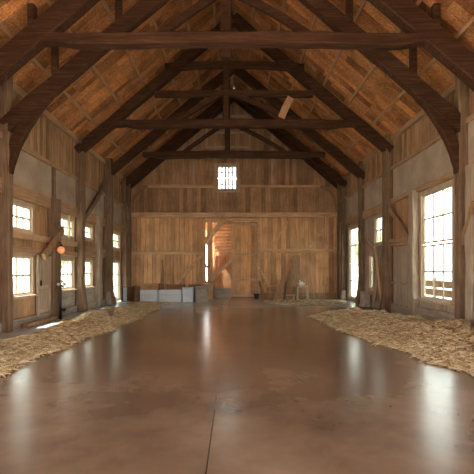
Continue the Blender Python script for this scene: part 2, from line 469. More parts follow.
bent(10.2, 9.8, .5, 'second timber bent, tall posts at the left and right edges, no tie beam', PX=(5.6, 5.6), king=(-.2, .27, 6.9), struts=(.1, 8.6, 2.1, 7.3, .2), knee=(4.0, 4.85), tw=.22, gap=True)
bent(15.1, 10.68, .46, 'third timber bent, right post standing just beyond the big right window', PX=(5.57, 5.55), tie=(6.83, 7.12, -4.45, 4.5),
     collars=((8.95, 9.2, -2.55, 2.6, .12), (7.98, 8.2, -2.95, 2.95, .03)), king=(-.3, .24, 7.0), struts=(.1, 8.15, 2.2, 7.05, .18), foot=.12)
bent(18.4, 10.5, .46, 'fourth timber bent from the camera, with dark tie beam below the gable hatch', PX=(5.5, 5.65), tie=(6.6, 6.9, -4.1, 4.1), king=(-.3, .24, 6.8), struts=(.1, 8.2, 2.4, 6.8, .16), foot=.14, feet=.6)
bent(21.3, 10.7, .45, 'fifth timber bent, slender, one bay in front of the back wall', PX=(5.6, 5.6), tie=(7.42, 7.6, -3.4, 3.4), tw=.22, foot=.1, feet=.5)
# last frame against the back wall: corner posts with round-cornered braces
t = thing('timber_bent', 'slim end frame standing against the back wall, curved corner braces', 'timber frame', (0, 22.35, 0), 'timber bents that carry the roof')
for s in (-1, 1):
    mb = MB(); mb.sweep([(s * 5.72, 22.35, z) for z in (0, 2, 4, 6, 6.6)], .22, .2, 'post', jit=.01); mb.build('post', t)
    mb = MB(); mb.sweep([(s * 5.8 * (1 - k / 6), 22.4, 10.95 - TAN * 5.8 * (1 - k / 6)) for k in range(7)], .18, .26, 'rafter', jit=.01); mb.build('rafter', t)
    mb = MB(); mb.sweep(arc((s * 5.6, 22.36, 4.7), (s * 5.55, 22.36, 6.0), (s * 4.7, 22.36, 6.12), 10), .14, .14, 'brace', jit=.006); mb.build('knee_brace', t)
mb = MB(); mb.sweep([(-4.75 + k * .76, 22.4, 6.12) for k in range(6)], .12, .15, 'girt', jit=.008); mb.build('girt', t)
mb = MB(); mb.sweep([(.25 + k * .9, 22.4, 6.12) for k in range(6)], .12, .13, 'girt', jit=.008); mb.build('girt', t)

# ------------------------------------------------------------------ wall trim (structure)
ntrim = [0]
def trim(mb, label=None):
    ntrim[0] += 1; return struct(mb.build(f'trim_{ntrim[0]}'), label)
mb = MB()                                # grey panel band, left
for a, b in ((Y0, 9.2), (9.5, 13.1), (13.3, 18.35), (18.7, 22.4)): mb.box((a, 3.88, .03), (b, 4.88, .07), 'band', wl)
trim(mb, 'grey panel band high on the left wall')
mb = MB()
for a, b in ((Y0, 9.2), (9.5, 15.05), (15.4, 18.35), (18.7, 22.4)): mb.box((a, 4.18, .03), (b, 5.26, .07), 'band', wr)
trim(mb, 'grey panel band high on the right wall')
for P, z0, z1, m_, y0, y1 in ((wl, 3.5, 3.86, 'head', Y0, 22.5), (wl, 4.86, 5.0, 'head', Y0, 22.5), (wr, 5.24, 5.36, 'head', Y0, 22.5), (wr, 4.02, 4.18, 'head', Y0, 15.1), (wr, 3.85, 4.18, 'head', 15.1, 22.5),
                     (wl, 2.05, 2.22, 'head', 10.4, 15.1), (wl, 2.42, 2.6, 'girt', 10.4, 15.1), (wl, 2.1, 2.5, 'head', 15.4, 20.1), (wl, 6.3, 6.5, 'head', Y0, 22.5), (wr, 6.3, 6.5, 'head', Y0, 22.5),
                     (wl, 0, .26, 'greyh', 9.0, 20.1), (wr, 0, .34, 'greyh', 8.7, 18.8), (wr, .34, .42, 'greyh', 8.7, 13.0),
                     (wr, 1.05, 1.13, 'greyh', 13.1, 15.1), (wr, 2.42, 2.54, 'head', 13.1, 15.1), (wr, 1.9, 2.0, 'greyh', 8.7, 10.6)):
    mb = MB(); n = 20; a = Vector(P(y0, (z0 + z1) / 2, .075)); b = Vector(P(y1, (z0 + z1) / 2, .075))
    mb.sweep([a.lerp(b, k / n) for k in range(n + 1)], z1 - z0, .11, m_, side=(0, 0, 1), jit=.006, cham=.06); trim(mb)
# back wall girts
for z0, z1, x0, x1, d, m_ in ((4.42, 4.68, -5.6, 5.6, .3, 'girt'), (2.4, 2.56, -5.6, -1.7, .16, 'girt'), (2.55, 2.7, 1.35, 5.6, .16, 'girt'), (0, .3, -5.6, -1.7, .08, 'backup'), (0, .3, 1.35, 5.6, .08, 'backup'), (.62, .72, 1.35, 4.0, .05, 'girt')):
    mb = MB(); n = 14
    mb.sweep([(x0 + (x1 - x0) * k / n, Y1 - .03 - d / 2, (z0 + z1) / 2) for k in range(n + 1)], d, z1 - z0, m_, side=(0, 1, 0), jit=.008, cham=.06); trim(mb)
# gable loft frame of pale battens and pale verticals
mb = MB()
for (x0, z0, x1, z1) in ((-1.5, 8.3, .85, 8.3), (-1.5, 9.1, .85, 9.1), (-1.5, 8.25, -1.5, 10.0), (.85, 8.25, .85, 10.4), (-1.3, 10.0, .9, 10.0), (-.55, 9.1, -.55, 10.0), (-2.2, 6.2, -2.2, 9.4), (2.1, 6.2, 2.1, 9.4)):
    mb.sweep([(x0, Y1 - .07, z0), ((x0 + x1) / 2, Y1 - .07, (z0 + z1) / 2), (x1, Y1 - .07, z1)], .06, .13, 'frame', side=(0, 1, 0), jit=.004)
trim(mb, 'pale batten frame of the boarded loft hatch high in the gable')
# diagonal braces nailed on the back wall
for (a, b, w) in (((-1.75, 2.4), (-3.4, .45), .16), ((-1.65, 1.95), (-1.1, 1.2), .1), ((5.0, 3.85), (4.1, 2.75), .16), ((2.1, 2.75), (2.9, 4.2), .12), ((1.2, 1.9), (1.9, .7), .12)):
    mb = MB(); a3 = Vector((a[0], Y1 - .12, a[1])); b3 = Vector((b[0], Y1 - .12, b[1]))
    mb.sweep([a3.lerp(b3, k / 5) for k in range(6)], .06, w, 'girt', side=(0, 1, 0), jit=.006); trim(mb, 'diagonal brace nailed across the back wall boards')

# ------------------------------------------------------------------ windows
nwin = [0]
def window(P, u0, u1, v0, v1, sashes, label, frame_w=.08, sash='sash', fm='frame', sill=True, mw=.026):
    """sashes = list of (v0, v1, columns, rows)"""
    nwin[0] += 1
    t = bpy.data.objects.new(f'window_{nwin[0]}', None); col.objects.link(t)
    org = P((u0 + u1) / 2, v0, 0); t.location = org; t['_org'] = tuple(org); struct(t, label)
    mb = MB(); e = .012
    for r in ((u0 - frame_w, u0 + .03, v0 - frame_w, v1 + frame_w), (u1 - .03, u1 + frame_w, v0 - frame_w, v1 + frame_w)):
        mb.box((r[0], r[2], .0), (r[1], r[3], .05), fm, P)
    mb.box((u0 + .03, v1 - .03, 0), (u1 - .03, v1 + frame_w, .055), fm, P)
    mb.box((u0 + .03, v0 - frame_w, 0), (u1 - .03, v0 + .03, .055), fm, P)
    # jamb lining through the wall
    for r in ((u0 + .001, u0 + .03, v0 + .001, v1 - .001), (u1 - .03, u1 - .001, v0 + .001, v1 - .001), (u0 + .03, u1 - .03, v1 - .03, v1 - .001), (u0 + .03, u1 - .03, v0 + .001, v0 + .03)):
        mb.box((r[0], r[2], -.1), (r[1], r[3], -.001), fm, P)
    mb.build('window_frame', t)
    if sill:
        mb = MB(); mb.box((u0 - frame_w - .04, v0 - .05, .056), (u1 + frame_w + .04, v0 - .0, .15), fm, P); mb.build('window_sill', t)
    for (a, b, nc, nr) in sashes:
        a = max(a, v0 + .031); b = min(b, v1 - .031); ua, ub = u0 + .031, u1 - .031; s = .05
        mb = MB()
        for r in ((ua, ua + s, a, b), (ub - s, ub, a, b), (ua + s, ub - s, a, a + s), (ua + s, ub - s, b - s, b)):
            mb.box((r[0], r[2], -.06), (r[1], r[3], -.01), sash, P)
        for k in range(1, nc):
            c = ua + s + (ub - ua - 2 * s) * k / nc; mb.box((c - mw, a + s, -.05), (c + mw, b - s, -.02), sash, P)
        for k in range(1, nr):
            c = a + s + (b - a - 2 * s) * k / nr; mb.box((ua + s, c - .024, -.049), (ub - s, c + .024, -.021), sash, P)
        so = mb.build('sash', t)
        mb = MB(); mb.box((ua + s, a + s, -.038), (ub - s, b - s, -.032), 'glass', P); mb.build('pane', so)
    return t
names_L = ['first bay of the left wall', 'second bay of the left wall', 'left wall just beyond the third bent', 'far end of the left wall']
for i in range(4):
    lo, hi = L_win[2 * i], L_win[2 * i + 1]
    window(wl, *lo, [(lo[2], lo[3], 3 if i < 2 else 2, 2 if i != 3 else 3)], f'lower window in the {names_L[i]}', sill=(i != 3))
    window(wl, *hi, [(hi[2], hi[3], 3 if i < 2 else 2, 2)], f'upper window in the {names_L[i]}', sill=False)
window(wr, *R_win[0], [(.68, 2.33, 3, 2), (2.38, 3.92, 3, 2)], 'big double-hung window in the right wall')
window(wr, *R_win[1], [(2.62, 3.75, 2, 2)], 'small high window in the right wall beyond the third bent', sill=False)
window(wr, *R_win[2], [(.75, 2.2, 1, 2)], 'narrow low window in the right wall behind the leaning boards', sill=False)
window(wr, *R_win[3], [(.15, 1.85, 2, 2), (1.9, 3.65, 2, 2)], 'tall far window in the right wall', sill=False)
window(wb, *B_win[0], [(5.95, 6.58, 5, 2), (6.62, 7.28, 5, 2)], 'small many-paned window high in the back gable', frame_w=.13, mw=.045)

# ------------------------------------------------------------------ doorway in the back wall
A1 = Y1 + 1.5
mb = MB()                                                     # alcove shell behind the opening
mb.box((-1.85, Y1 + .2, 0), (-1.72, Y1 + .5, 4.4), 'back'); mb.box((-1.85, Y1 + .5, 0), (-1.72, A1, 2.7), 'back'); mb.box((1.4, Y1 + .2, 0), (1.5, A1, 4.4), 'back'); mb.box((-1.85, Y1 + .2, 4.3), (1.5, A1, 4.4), 'back')  # left side open above, an unseen gap added to light the louvres
def wa(u, v, w): return (u, A1 - w, v)
SL = (-1.64, -1.52, .9, 3.0)
for r in cut(-1.85, 1.5, 0, 4.4, [SL], 50): mb.box((r[0], r[2], -.1), (r[1], r[3], 0), 'shingle', wa)
boards(mb, wa, -1.72, 1.4, 0, 4.3, [SL], .22, 'back')
struct(mb.build('wall_alcove'))
mb = MB()                                                     # door case round the opening
for r in ((-1.72, -1.56, 0, 4.3), (1.28, 1.44, 0, 4.3), (-1.56, 1.28, 4.16, 4.36)):
    mb.box((r[0], r[2], 0.03), (r[1], r[3], .13), 'girt', wb)
trim(mb, 'timber case round the doorway in the back wall')
t = bpy.data.objects.new('door_1', None); col.objects.link(t); t.location = (.6, Y1 + .1, 0); t['_org'] = (.6, Y1 + .1, 0); struct(t, 'tall boarded door leaf closing the right half of the back doorway')
mb = MB(); boards(mb, wb, -.12, 1.26, .06, 4.14, [], .23, 'back', w0=-.14, th=.04); mb.build('door_leaf', t)
mb = MB()
for r in ((-.12, -.0, .06, 4.14), (1.14, 1.26, .06, 4.14)): mb.box((r[0], r[2], -.1), (r[1], r[3], -.06), 'girt', wb)
for z in (.06, .95, 2.35, 4.0): mb.box((.0, z, -.1), (1.14, z + .13, -.062), 'girt', wb)
mb.build('door_rail', t)
mb = MB()                                                     # louvred panel
LY = Y1 + 1.15
for k in range(9):
    z = 2.55 + k * .19
    mb.hexa([(-1.08, LY, z), (-.15, LY, z), (-.15, LY + .1, z + .05), (-1.08, LY + .1, z + .05), (-1.08, LY, z + .1), (-.15, LY, z + .1), (-.15, LY + .1, z + .14), (-1.08, LY + .1, z + .14)], 'plank')
for x in (-1.16, -.14): mb.box((x, LY - .02, 0), (x + .08, LY + .12, 4.3), 'girt')
mb.box((-1.08, LY - .02, 2.38), (-.15, LY + .12, 2.5), 'girt')
boards(mb, lambda u, v, w: (u, LY + .1 - w, v), -1.08, -.15, .0, 2.36, [], .22, 'back')
struct(mb.build('door_2'), 'louvred shutter panel inside the back doorway')
for (pts, w, lab) in (([(-.6, 22.4, 4.25), (-1.6, 22.38, 3.05)], .26, 'thick diagonal brace in the top left corner of the back doorway'),
                 ([(-.12, 22.5, 2.15), (-1.25, 22.5, .95)], .15, 'diagonal brace rising to the right across the back doorway')):
    mb = MB(); a, b = Vector(pts[0]), Vector(pts[1]); mb.sweep([a.lerp(b, k / 5) for k in range(6)], .1, w, 'plank', side=(0, 1, 0), jit=.006); trim(mb, lab)
for x in (-1.35,):
    mb = MB(); mb.sweep([(x, Y1 + .45, z) for z in (0, 1, 2, 3, 4.3)], .12, .3, 'plank', jit=.01); trim(mb, 'pale stud inside the back doorway')

# grey steps in the doorway
t = thing('step_block', 'low grey wooden step block in the back doorway', 'steps', (-.62, 22.35, 0))
for k, (z, y0) in enumerate(((.0, 22.05), (.19, 22.2), (.38, 22.35))):
    mb = MB(); mb.box((-1.05, y0, z), (-.2, 22.58, z + .15), 'oldcrate'); mb.box((-1.08, y0 - .03, z + .15), (-.17, 22.58, z + .188), 'oldcrate'); mb.build('step', t)
# pedestal
t = thing('wooden_pedestal', 'pale wooden pedestal table with a block leg left of the grey steps', 'table', (-1.27, 21.9, 0))
mb = MB(); mb.box((-1.6, 21.68, .74), (-.93, 22.12, .82), 'plank'); mb.build('tabletop', t)
mb = MB(); mb.sweep([(-1.27, 21.9, z) for z in (.04, .3, .6, .738)], [.3, .24, .24, .3], [.34, .27, .27, .36], 'plank', jit=.008); mb.build('leg', t)
mb = MB(); mb.box((-1.46, 21.74, 0), (-1.08, 22.06, .05), 'plank'); mb.build('base', t)
# pale branch hung over the doorway
mb = MB(); mb.tube([(-.3, 22.2, 4.22), (-.05, 22.22, 4.12), (.4, 22.3, 4.06), (.85, 22.3, 4.12), (1.25, 22.34, 4.3)], [.05, .06, .045, .04, .025], 'plank', 8)
mb.tube([(-.3, 22.2, 4.22), (-.45, 22.22, 4.4)], [.05, .03], 'plank', 8)
tag(settle(mb.build('driftwood_branch', smooth=True)), 'pale bent branch fixed over the back doorway under the long beam', 'branch')

# ------------------------------------------------------------------ loose planks, stool by the back wall
def lean(name, pts, th, label, mat='brace', group=None):
    """pts = (x,z) outline leaning towards the back wall"""
    mb = MB(); top = max(z for _, z in pts)
    f = lambda x, z, d: (x, 22.44 - .42 * (1 - z / 2.6) - d, z + .001)
    n = len(pts); vs = [f(x, z, 0) for x, z in pts] + [f(x, z, th) for x, z in pts]
    fs = [tuple(range(n)), tuple(range(2 * n - 1, n - 1, -1))] + [(k, k + n, (k + 1) % n + n, (k + 1) % n) for k in range(n)]
    mb.add(vs, fs, mat); return tag(settle(mb.build(name)), label, 'plank', group)
lean('plank', [(2.1, 0), (2.62, 0), (2.85, 1.35), (2.5, 1.0)], .04, 'short slanted board with a sloping top, leftmost of the boards leaning on the back wall', group='boards leaning on the back wall')
lean('plank', [(2.72, 0), (2.92, 0), (3.04, 1.15), (2.93, 1.15)], .035, 'narrow board leaning on the back wall between the slanted board and the wide pale one', group='boards leaning on the back wall')
lean('plank', [(3.0, .0), (3.55, .0), (3.6, 2.35), (3.32, 2.35), (3.12, 2.0)], .03, 'wide tall pale board leaning on the back wall behind the small table', group='boards leaning on the back wall')
lean('plank', [(1.55, 0), (1.72, 0), (1.4, 1.0), (1.3, .9)], .04, 'short dark board end leaning beside the right door post', 'browncrate')
t = thing('side_table', 'small open-framed wooden table against the back wall right of the leaning boards', 'table', (3.62, 21.75, 0))
for sx in (-1, 1):
    for sy in (-1, 1):
        mb = MB(); mb.sweep([(3.62 + sx * .27, 21.75 + sy * .16, z) for z in (0, .3, .6)], .08, .08, 'frame', jit=.003); mb.build('leg', t)
mb = MB(); mb.box((3.3, 21.54, .6), (3.94, 21.96, .68), 'frame'); mb.build('tabletop', t)
mb = MB(); mb.box((3.36, 21.62, .1), (3.88, 21.9, .14), 'browncrate'); mb.build('shelf', t)
t = thing('cloth_bundle', 'small white cloth bundle on the little table by the back wall', 'bundle', (3.57, 21.75, .68))
mb = MB(); mb.ball((3.57, 21.75, .815), .11, 'cloth', sq=(1.5, .9, .95), rough=.9); mb.build('wrapping', t, smooth=True)
mb = MB(); mb.tube([(3.55, 21.75, .84), (3.5, 21.73, .93), (3.47, 21.72, 1.0)], [.06, .03, .05], 'cloth', 8); mb.build('knot', t, smooth=True)
t = thing('bench', 'very low rough plank bench in front of the leaning boards', 'bench', (3.0, 21.6, 0))
mb = MB(); mb.box((2.75, 21.48, .2), (3.22, 21.72, .24), 'plank'); mb.build('seat', t)
for x in (2.8, 3.13):
    mb = MB(); mb.box((x, 21.52, 0), (x + .04, 21.68, .2), 'plank'); mb.build('leg', t)
mb = MB(); mb.tube([(1.2, 21.75, .0), (1.2, 21.75, .3)], [.11, .14], 'iron', 14); b_ = mb.build('bucket')
tag(settle(b_), 'dark bucket on the floor at the foot of the right door post', 'bucket')

# ------------------------------------------------------------------ crates along the back left
def crate(cx, cy, w, d, h, mat, label, group=None, lid=False, tilt=0, rows=3):
    t = thing('crate', label, 'crate', (cx, cy, 0), group); t.rotation_euler[2] = tilt
    x0, x1, y0, y1 = cx - w / 2, cx + w / 2, cy - d / 2, cy + d / 2; c = .045
    for (a, b) in (((x0, y0), (x1, y0 + .025)), ((x0, y1 - .025), (x1, y1)), ((x0, y0 + .026), (x0 + .025, y1 - .026)), ((x1 - .025, y0 + .026), (x1, y1 - .026))):
        mb = MB()
        for k in range(rows):
            mb.box((a[0], a[1], .03 + (h - .03) * k / rows + .004), (b[0], b[1], .03 + (h - .03) * (k + 1) / rows - .004), mat)
        mb.build('side_panel', t)
    mb = MB(); mb.box((x0 + .02, y0 + .02, 0), (x1 - .02, y1 - .02, .034), mat); mb.build('bottom', t)
    for x in (x0 + .0, x1 - c):
        mb = MB(); mb.box((x, y0 - .02, 0.002), (x + c, y0 - .001, h + .012), mat); mb.build('corner_batten', t)
    if lid:
        mb = MB(); mb.box((x0 - .03, y0 - .03, h + .013), (x1 + .03, y1 + .02, h + .05), mat); mb.build('lid', t)
    return t
CG = 'crates lined up before the back left wall'
crate(-4.13, 20.1, .84, .5, .58, 'crate', 'pale blue-grey crate, first one right of the dark tipped box', CG)
crate(-3.1, 20.1, 1.1, .5, .58, 'crate', 'widest pale blue-grey crate, in the middle of the row', CG)
crate(-2.24, 20.1, .5, .5, .66, 'crate', 'narrow pale grey crate right of the widest one', CG, lid=True)
crate(-1.62, 19.95, .56, .5, .76, 'oldcrate', 'weathered dark grey slatted crate at the right end of the row', CG, tilt=.25, rows=5)
crate(-4.25, 21.2, .8, .5, .85, 'browncrate', 'brown wooden crate behind the first blue-grey crate', CG)
crate(-3.0, 21.2, .9, .5, .8, 'browncrate', 'brown wooden crate behind the widest blue-grey crate', CG)
crate(-2.05, 21.2, .6, .45, .8, 'browncrate', 'small brown crate behind the narrow grey crate', CG)
t = thing('box', 'dark open wooden box tipped on its side at the left end of the crates', 'box', (-4.95, 20.1, 0)); t.rotation_euler[2] = -.25
for (a, b, m_) in (((-5.32, 19.85, 0), (-4.58, 20.35, .04), 'browncrate'), ((-5.32, 19.85, .72), (-4.58, 20.35, .76), 'browncrate'), ((-5.32, 19.85, .041), (-5.28, 20.35, .719), 'browncrate'), ((-4.62, 19.85, .041), (-4.58, 20.35, .719), 'browncrate'), ((-5.279, 20.31, .041), (-4.621, 20.35, .719), 'browncrate')):
    mb = MB(); mb.box(a, b, m_); mb.build('panel', t)
mb = MB(); mb.box((-5.22, 19.86, .041), (-5.04, 19.9, .71), 'crate'); tag(mb.build('divider', t), 'pale grey divider board', 'x'); 
t.location.x -= .12
for o in list(t.children):
    if 'category' in o: del o['category']
mb = MB(); mb.sweep([(-3.88, 22.1, 0), (-3.88, 22.12, .7), (-3.86, 22.16, 1.5), (-3.88, 22.2, 2.1)], .05, [.26, .22, .1, .05], 'browncrate', jit=.006)
tag(settle(mb.build('plank')), 'dark pointed board leaning upright on the back wall behind the blue-grey crates', 'plank')

# ------------------------------------------------------------------ left wall fittings
def wallpost(P, u, w, z0, z1, mat, label, d=.22, wob=.02, flare=0):
    mb = MB(); n = 12
    pts = [P(u + U(-wob, wob), z0 + (z1 - z0) * k / n, .03 + d / 2) for k in range(n + 1)]
    mb.sweep(pts, [w * (1 + flare * max(0, 1 - 3 * k / n)) + U(-wob, wob) * .5 for k in range(n + 1)], d, mat, side=(0, 1, 0), jit=.008)
    return tag(settle(mb.build('wall_post')), label, 'post')
wallpost(wl, 13.15, .5, 0, 3.85, 'post', 'broad grey-brown wall post on the left behind the black standpipe', flare=.2)
wallpost(wl, 17.4, .35, 0, 3.85, 'greyv', 'pale wall post between two far windows of the left wall', flare=.3)
wallpost(wl, 15.5, .22, 0, 3.85, 'post', 'thin wall post close behind the third bent on the left wall')
wallpost(wl, 14.5, .07, 1.9, 3.85, 'frame', 'thin pale upright in front of the second upper window of the left wall', d=.07, wob=.004)
wallpost(wr, 13.15, .34, 0, 4.1, 'greyv', 'crooked pale grey post left of the big right window', wob=.035, flare=.1)
wallpost(wr, 21.85, .3, 0, 4.1, 'greyv', 'grey post on the right wall near the back corner, swollen at its foot', wob=.03, flare=.6)
wallpost(wr, 9.9, .3, 0, 4.1, 'greyv', 'grey wall post at the right edge of the view nearer than the second bent', wob=.02)
# diagonal wall braces
def wbrace(P, a, b, w, mat, label, d=.12, off=.1, bend=0):
    mb = MB(); m_ = ((a[0] + b[0]) / 2, (a[1] + b[1]) / 2 + bend)
    pts = arc(P(a[0], a[1], off), P(m_[0], m_[1], off), P(b[0], b[1], off), 8)
    n = Vector(P(0, 0, 1)) - Vector(P(0, 0, 0))
    mb.sweep(pts, d, w, mat, side=tuple(n), jit=.008)
    return tag(settle(mb.build('wall_brace')), label, 'brace')
wbrace(wl, (12.05, 1.95), (13.4, 2.9), .2, 'brace', 'pale diagonal brace above the half-height door, beside the amber lamp', off=.31, d=.1)
wbrace(wl, (15.45, 3.4), (18.3, 5.5), .2, 'post', 'long diagonal brace rising from the third bent to the fourth on the left wall', off=.15, bend=-.25)
wallpost(wl, 13.2, .13, 3.88, 4.86, 'post', 'narrow dark stud across the grey band of the left wall', d=.12, wob=.004)
wbrace(wr, (15.0, 3.8), (13.4, 2.6), .22, 'brace', 'brown diagonal brace plank in the open bay left of the big right window', off=.2, d=.08)
wbrace(wr, (15.55, .3), (16.35, 2.5), .16, 'plank', 'pale plank leaning up the right wall behind the third bent', off=.3, d=.04)
wbrace(wr, (16.5, 2.3), (17.9, 2.9), .14, 'brace', 'short slanted plank under the small high right window', off=.18, d=.06)
wbrace(wr, (10.3, 2.2), (9.7, 3.2), .16, 'brace', 'brown curved brace at the right edge of the view', off=.2, bend=-.2)
wbrace(wr, (15.0, 2.62), (13.35, 2.58), .12, 'head', 'shelf-like rail under the brown diagonal brace plank', off=.16, d=.2)
# cross planks behind third bent, right
wbrace(wr, (16.7, .3), (15.9, 2.3), .2, 'greyv', 'grey board crossing behind the leaning pale plank on the right wall', off=.22, d=.04)
# half door of the left wall
t = bpy.data.objects.new('door_3', None); col.objects.link(t); t.location = (-5.86, 12.45, 0); t['_org'] = (-5.86, 12.45, 0); struct(t, 'half-height boarded door between the first window and the lamp post')
mb = MB(); boards(mb, wl, 12.1, 12.86, .28, 1.95, [], .19, 'greyv', w0=.045, th=.05); mb.build('door_leaf', t)
mb = MB()
for r in ((12.04, 12.12, .2, 2.0), (12.84, 12.9, .2, 2.0)): mb.box((r[0], r[2], .1), (r[1], r[3], .15), 'frame', wl)
for z in (.28, 1.0, 1.85): mb.box((12.12, z, .1), (12.84, z + .12, .148), 'frame', wl)
mb.build('door_rail', t)
mb = MB(); mb.box((12.16, 1.1, .15), (12.2, 1.26, .19), 'iron', wl); mb.build('door_handle', t)
# low sill timber in front of the half door
mb = MB(); mb.sweep([(-5.58, y, .07) for y in (10.95, 11.6, 12.2, 12.8)], .14, .13, 'brace', side=(1, 0, 0), jit=.008)
tag(settle(mb.build('timber_sill')), 'low timber lying along the foot of the left wall in front of the half-height door', 'timber')
# amber globe lamp
t = thing('wall_lamp', 'small round amber globe lamp on the broad left wall post', 'lamp', (-5.5, 12.97, 2.2))
mb = MB(); mb.tube([(-5.64, 12.97, 2.42), (-5.55, 12.97, 2.46), (-5.46, 12.95, 2.42), (-5.46, 12.95, 2.36)], .014, 'iron', 8); mb.build('bracket', t)
mb = MB(); mb.tube([(-5.46, 12.95, 2.37), (-5.46, 12.95, 2.31)], [.035, .05], 'iron', 12); mb.build('cap', t)
mb = MB(); mb.ball((-5.46, 12.95, 2.2), .115, 'amber', 18, 12); mb.build('globe', t, smooth=True)
# standpipe
t = thing('standpipe', 'black standpipe with pale cross knobs against the broad left wall post', 'water tap', (-5.45, 13.0, 0.0))
mb = MB(); mb.tube([(-5.5, 13.0, 0.012), (-5.5, 13.0, .5), (-5.5, 13.0, 1.0), (-5.46, 13.0, 1.08), (-5.4, 12.98, 1.02)], [.05, .035, .035, .03, .025], 'iron', 10); mb.build('pipe', t, smooth=True)
mb = MB(); mb.tube([(-5.5, 13.0, .35), (-5.36, 12.95, .28), (-5.32, 12.94, .35)], .035, 'iron', 8); mb.build('spout', t, smooth=True)
for dx, dz in ((-.08, 1.12), (.02, 1.2), (.12, 1.12)):
    mb = MB(); mb.ball((-5.48 + dx, 12.98, dz), .05, 'ceramic', 10, 7); mb.build('knob', t, smooth=True)
# bucket-like wooden blocks at post feet
def footing(x, y, w, d, h, label):
    mb = MB(); mb.sweep([(x, y, 0.0), (x, y, h * .4), (x, y, h)], [d * 1.1, d, d * .8], [w * 1.1, w, w * .8], 'stone', jit=.02, cham=.25)
    tag(settle(mb.build('post_footing')), label, 'footing')
footing(5.55, 17.3, .4, .5, .5, 'grey footing stone against the right wall between third and fourth bents')

# pale plank hanging in the roof
mb = MB(); mb.sweep([(1.72, 15.02, 7.14), (1.88, 15.04, 7.5), (2.08, 15.05, 7.9)], .06, .26, 'purlin', side=(0, 1, 0), jit=.01)
tag(settle(mb.build('plank')), 'short pale plank propped on the tie beam of the third bent, right of centre', 'plank')
# ------------------------------------------------------------------ straw
def inside(p, poly):
    x, y = p; c = False; j = len(poly) - 1
    for i in range(len(poly)):
        xi, yi = poly[i]; xj, yj = poly[j]
        if (yi > y) != (yj > y) and x < (xj - xi) * (y - yi) / (yj - yi) + xi: c = not c
        j = i
    return c
def dist(p, poly):
    d = 9; px, py = p
    for i in range(len(poly)):
        ax, ay = poly[i]; bx, by = poly[(i + 1) % len(poly)]
        t = max(0, min(1, ((px - ax) * (bx - ax) + (py - ay) * (by - ay)) / ((bx - ax) ** 2 + (by - ay) ** 2 + 1e-9)))
        d = min(d, math.hypot(px - ax - t * (bx - ax), py - ay - t * (by - ay)))
    return d
def straw(poly, H, n, label, base=True, L=(.08, .24), rad=.005, z0=0.0):
    mb = MB()
    def h(x, y):
        if not inside((x, y), poly): return 0
        d = dist((x, y), poly); e = min(1, d / .75)
        e = e * e * (3 - 2 * e)
        q = .6 + .75 * noise.noise(Vector((x * 1.3, y * .9, 3.1))) + .5 * noise.noise(Vector((x * 3.4, y * 2.9, 7)))
        return max(.004, H * e * q + .012 * min(1, d / .15))
    x0 = min(p[0] for p in poly); x1 = max(p[0] for p in poly); y0 = min(p[1] for p in poly); y1 = max(p[1] for p in poly)
    if base:
        st = .11; nx = int((x1 - x0) / st) + 2; ny = int((y1 - y0) / st) + 2; idx = {}; vs = []; fs = []
        def vid(i, j):
            if (i, j) not in idx:
                x, y = x0 + i * st, y0 + j * st
                x += .03 * noise.noise(Vector((x * 9, y * 9, 0))); y += .03 * noise.noise(Vector((x * 9, y * 9, 5)))
                k = h(x, y); vs.append((x, y, z0 + k * .93 if k > 0 else z0 + .002)); idx[(i, j)] = len(vs) - 1
            return idx[(i, j)]
        for i in range(nx):
            for j in range(ny):
                if inside((x0 + (i + .5) * st, y0 + (j + .5) * st), poly) and dist((x0 + (i + .5) * st, y0 + (j + .5) * st), poly) > .07:
                    fs.append((vid(i, j), vid(i + 1, j), vid(i + 1, j + 1), vid(i, j + 1)))
        mb.add(vs, fs, 'chaff')
    c = 0; vs = []; fs = []
    while c < n:
        x, y = U(x0 - .12, x1 + .12), U(y0 - .15, y1 + .15)
        if not inside((x, y), poly):
            if dist((x, y), poly) > .14 * R() ** 2 or abs(x) > HW - .08: continue
        c += 1
        l = U(*L); a = U(0, math.pi * 2); tl = U(-.35, .35) * (1 if base else .2)
        z = z0 + h(x, y) + U(.004, .03 if base else .01)
        d = Vector((math.cos(a) * math.cos(tl), math.sin(a) * math.cos(tl), math.sin(tl))) * l / 2
        p = Vector((x, y, z + abs(d.z) * .55)); r = rad * U(.7, 1.2)
        if abs(p.x) + abs(d.x) > HW - .05: p.x -= math.copysign(abs(p.x) + abs(d.x) - HW + .05, p.x)
        s_ = d.cross(Vector((0, 0, 1))).normalized() * r; up = Vector((0, 0, r * 1.3)); k = len(vs)
        bend = Vector((U(-.02, .02), U(-.02, .02), U(0, .02)))
        for q in (p - d, p + bend, p + d):
            vs += [q - s_ - up * .5, q + s_ - up * .5, q + up]
        for m_ in (0, 3):
            for e in range(3): fs.append((k + m_ + e, k + m_ + (e + 1) % 3, k + m_ + 3 + (e + 1) % 3, k + m_ + 3 + e))
    for i in range(len(vs)):
        if vs[i].z < z0 + .002: vs[i].z = z0 + .002
    mb.add(vs, fs, 'straw')
    o = mb.build('straw_pile'); o['_x'] = 0; del o['_x']
    return tag(o, label, 'straw', kind='stuff')
straw([(-3.75, 4.6), (-3.5, 6.2), (-3.62, 7.2), (-3.42, 8.2), (-3.55, 9.2), (-3.2, 10.4), (-3.3, 11.6), (-3.05, 13.0), (-3.2, 14.6), (-3.1, 16.0), (-3.3, 17.8), (-3.8, 18.0), (-4.1, 16.8), (-4.4, 14.8), (-4.9, 13.4), (-5.05, 12.4), (-4.85, 11.0), (-4.7, 9.6), (-4.85, 8.6), (-5.1, 7.0), (-5.3, 4.6)],
      .3, 24000, 'long loose bank of golden straw along the left side of the floor', z0=.0)
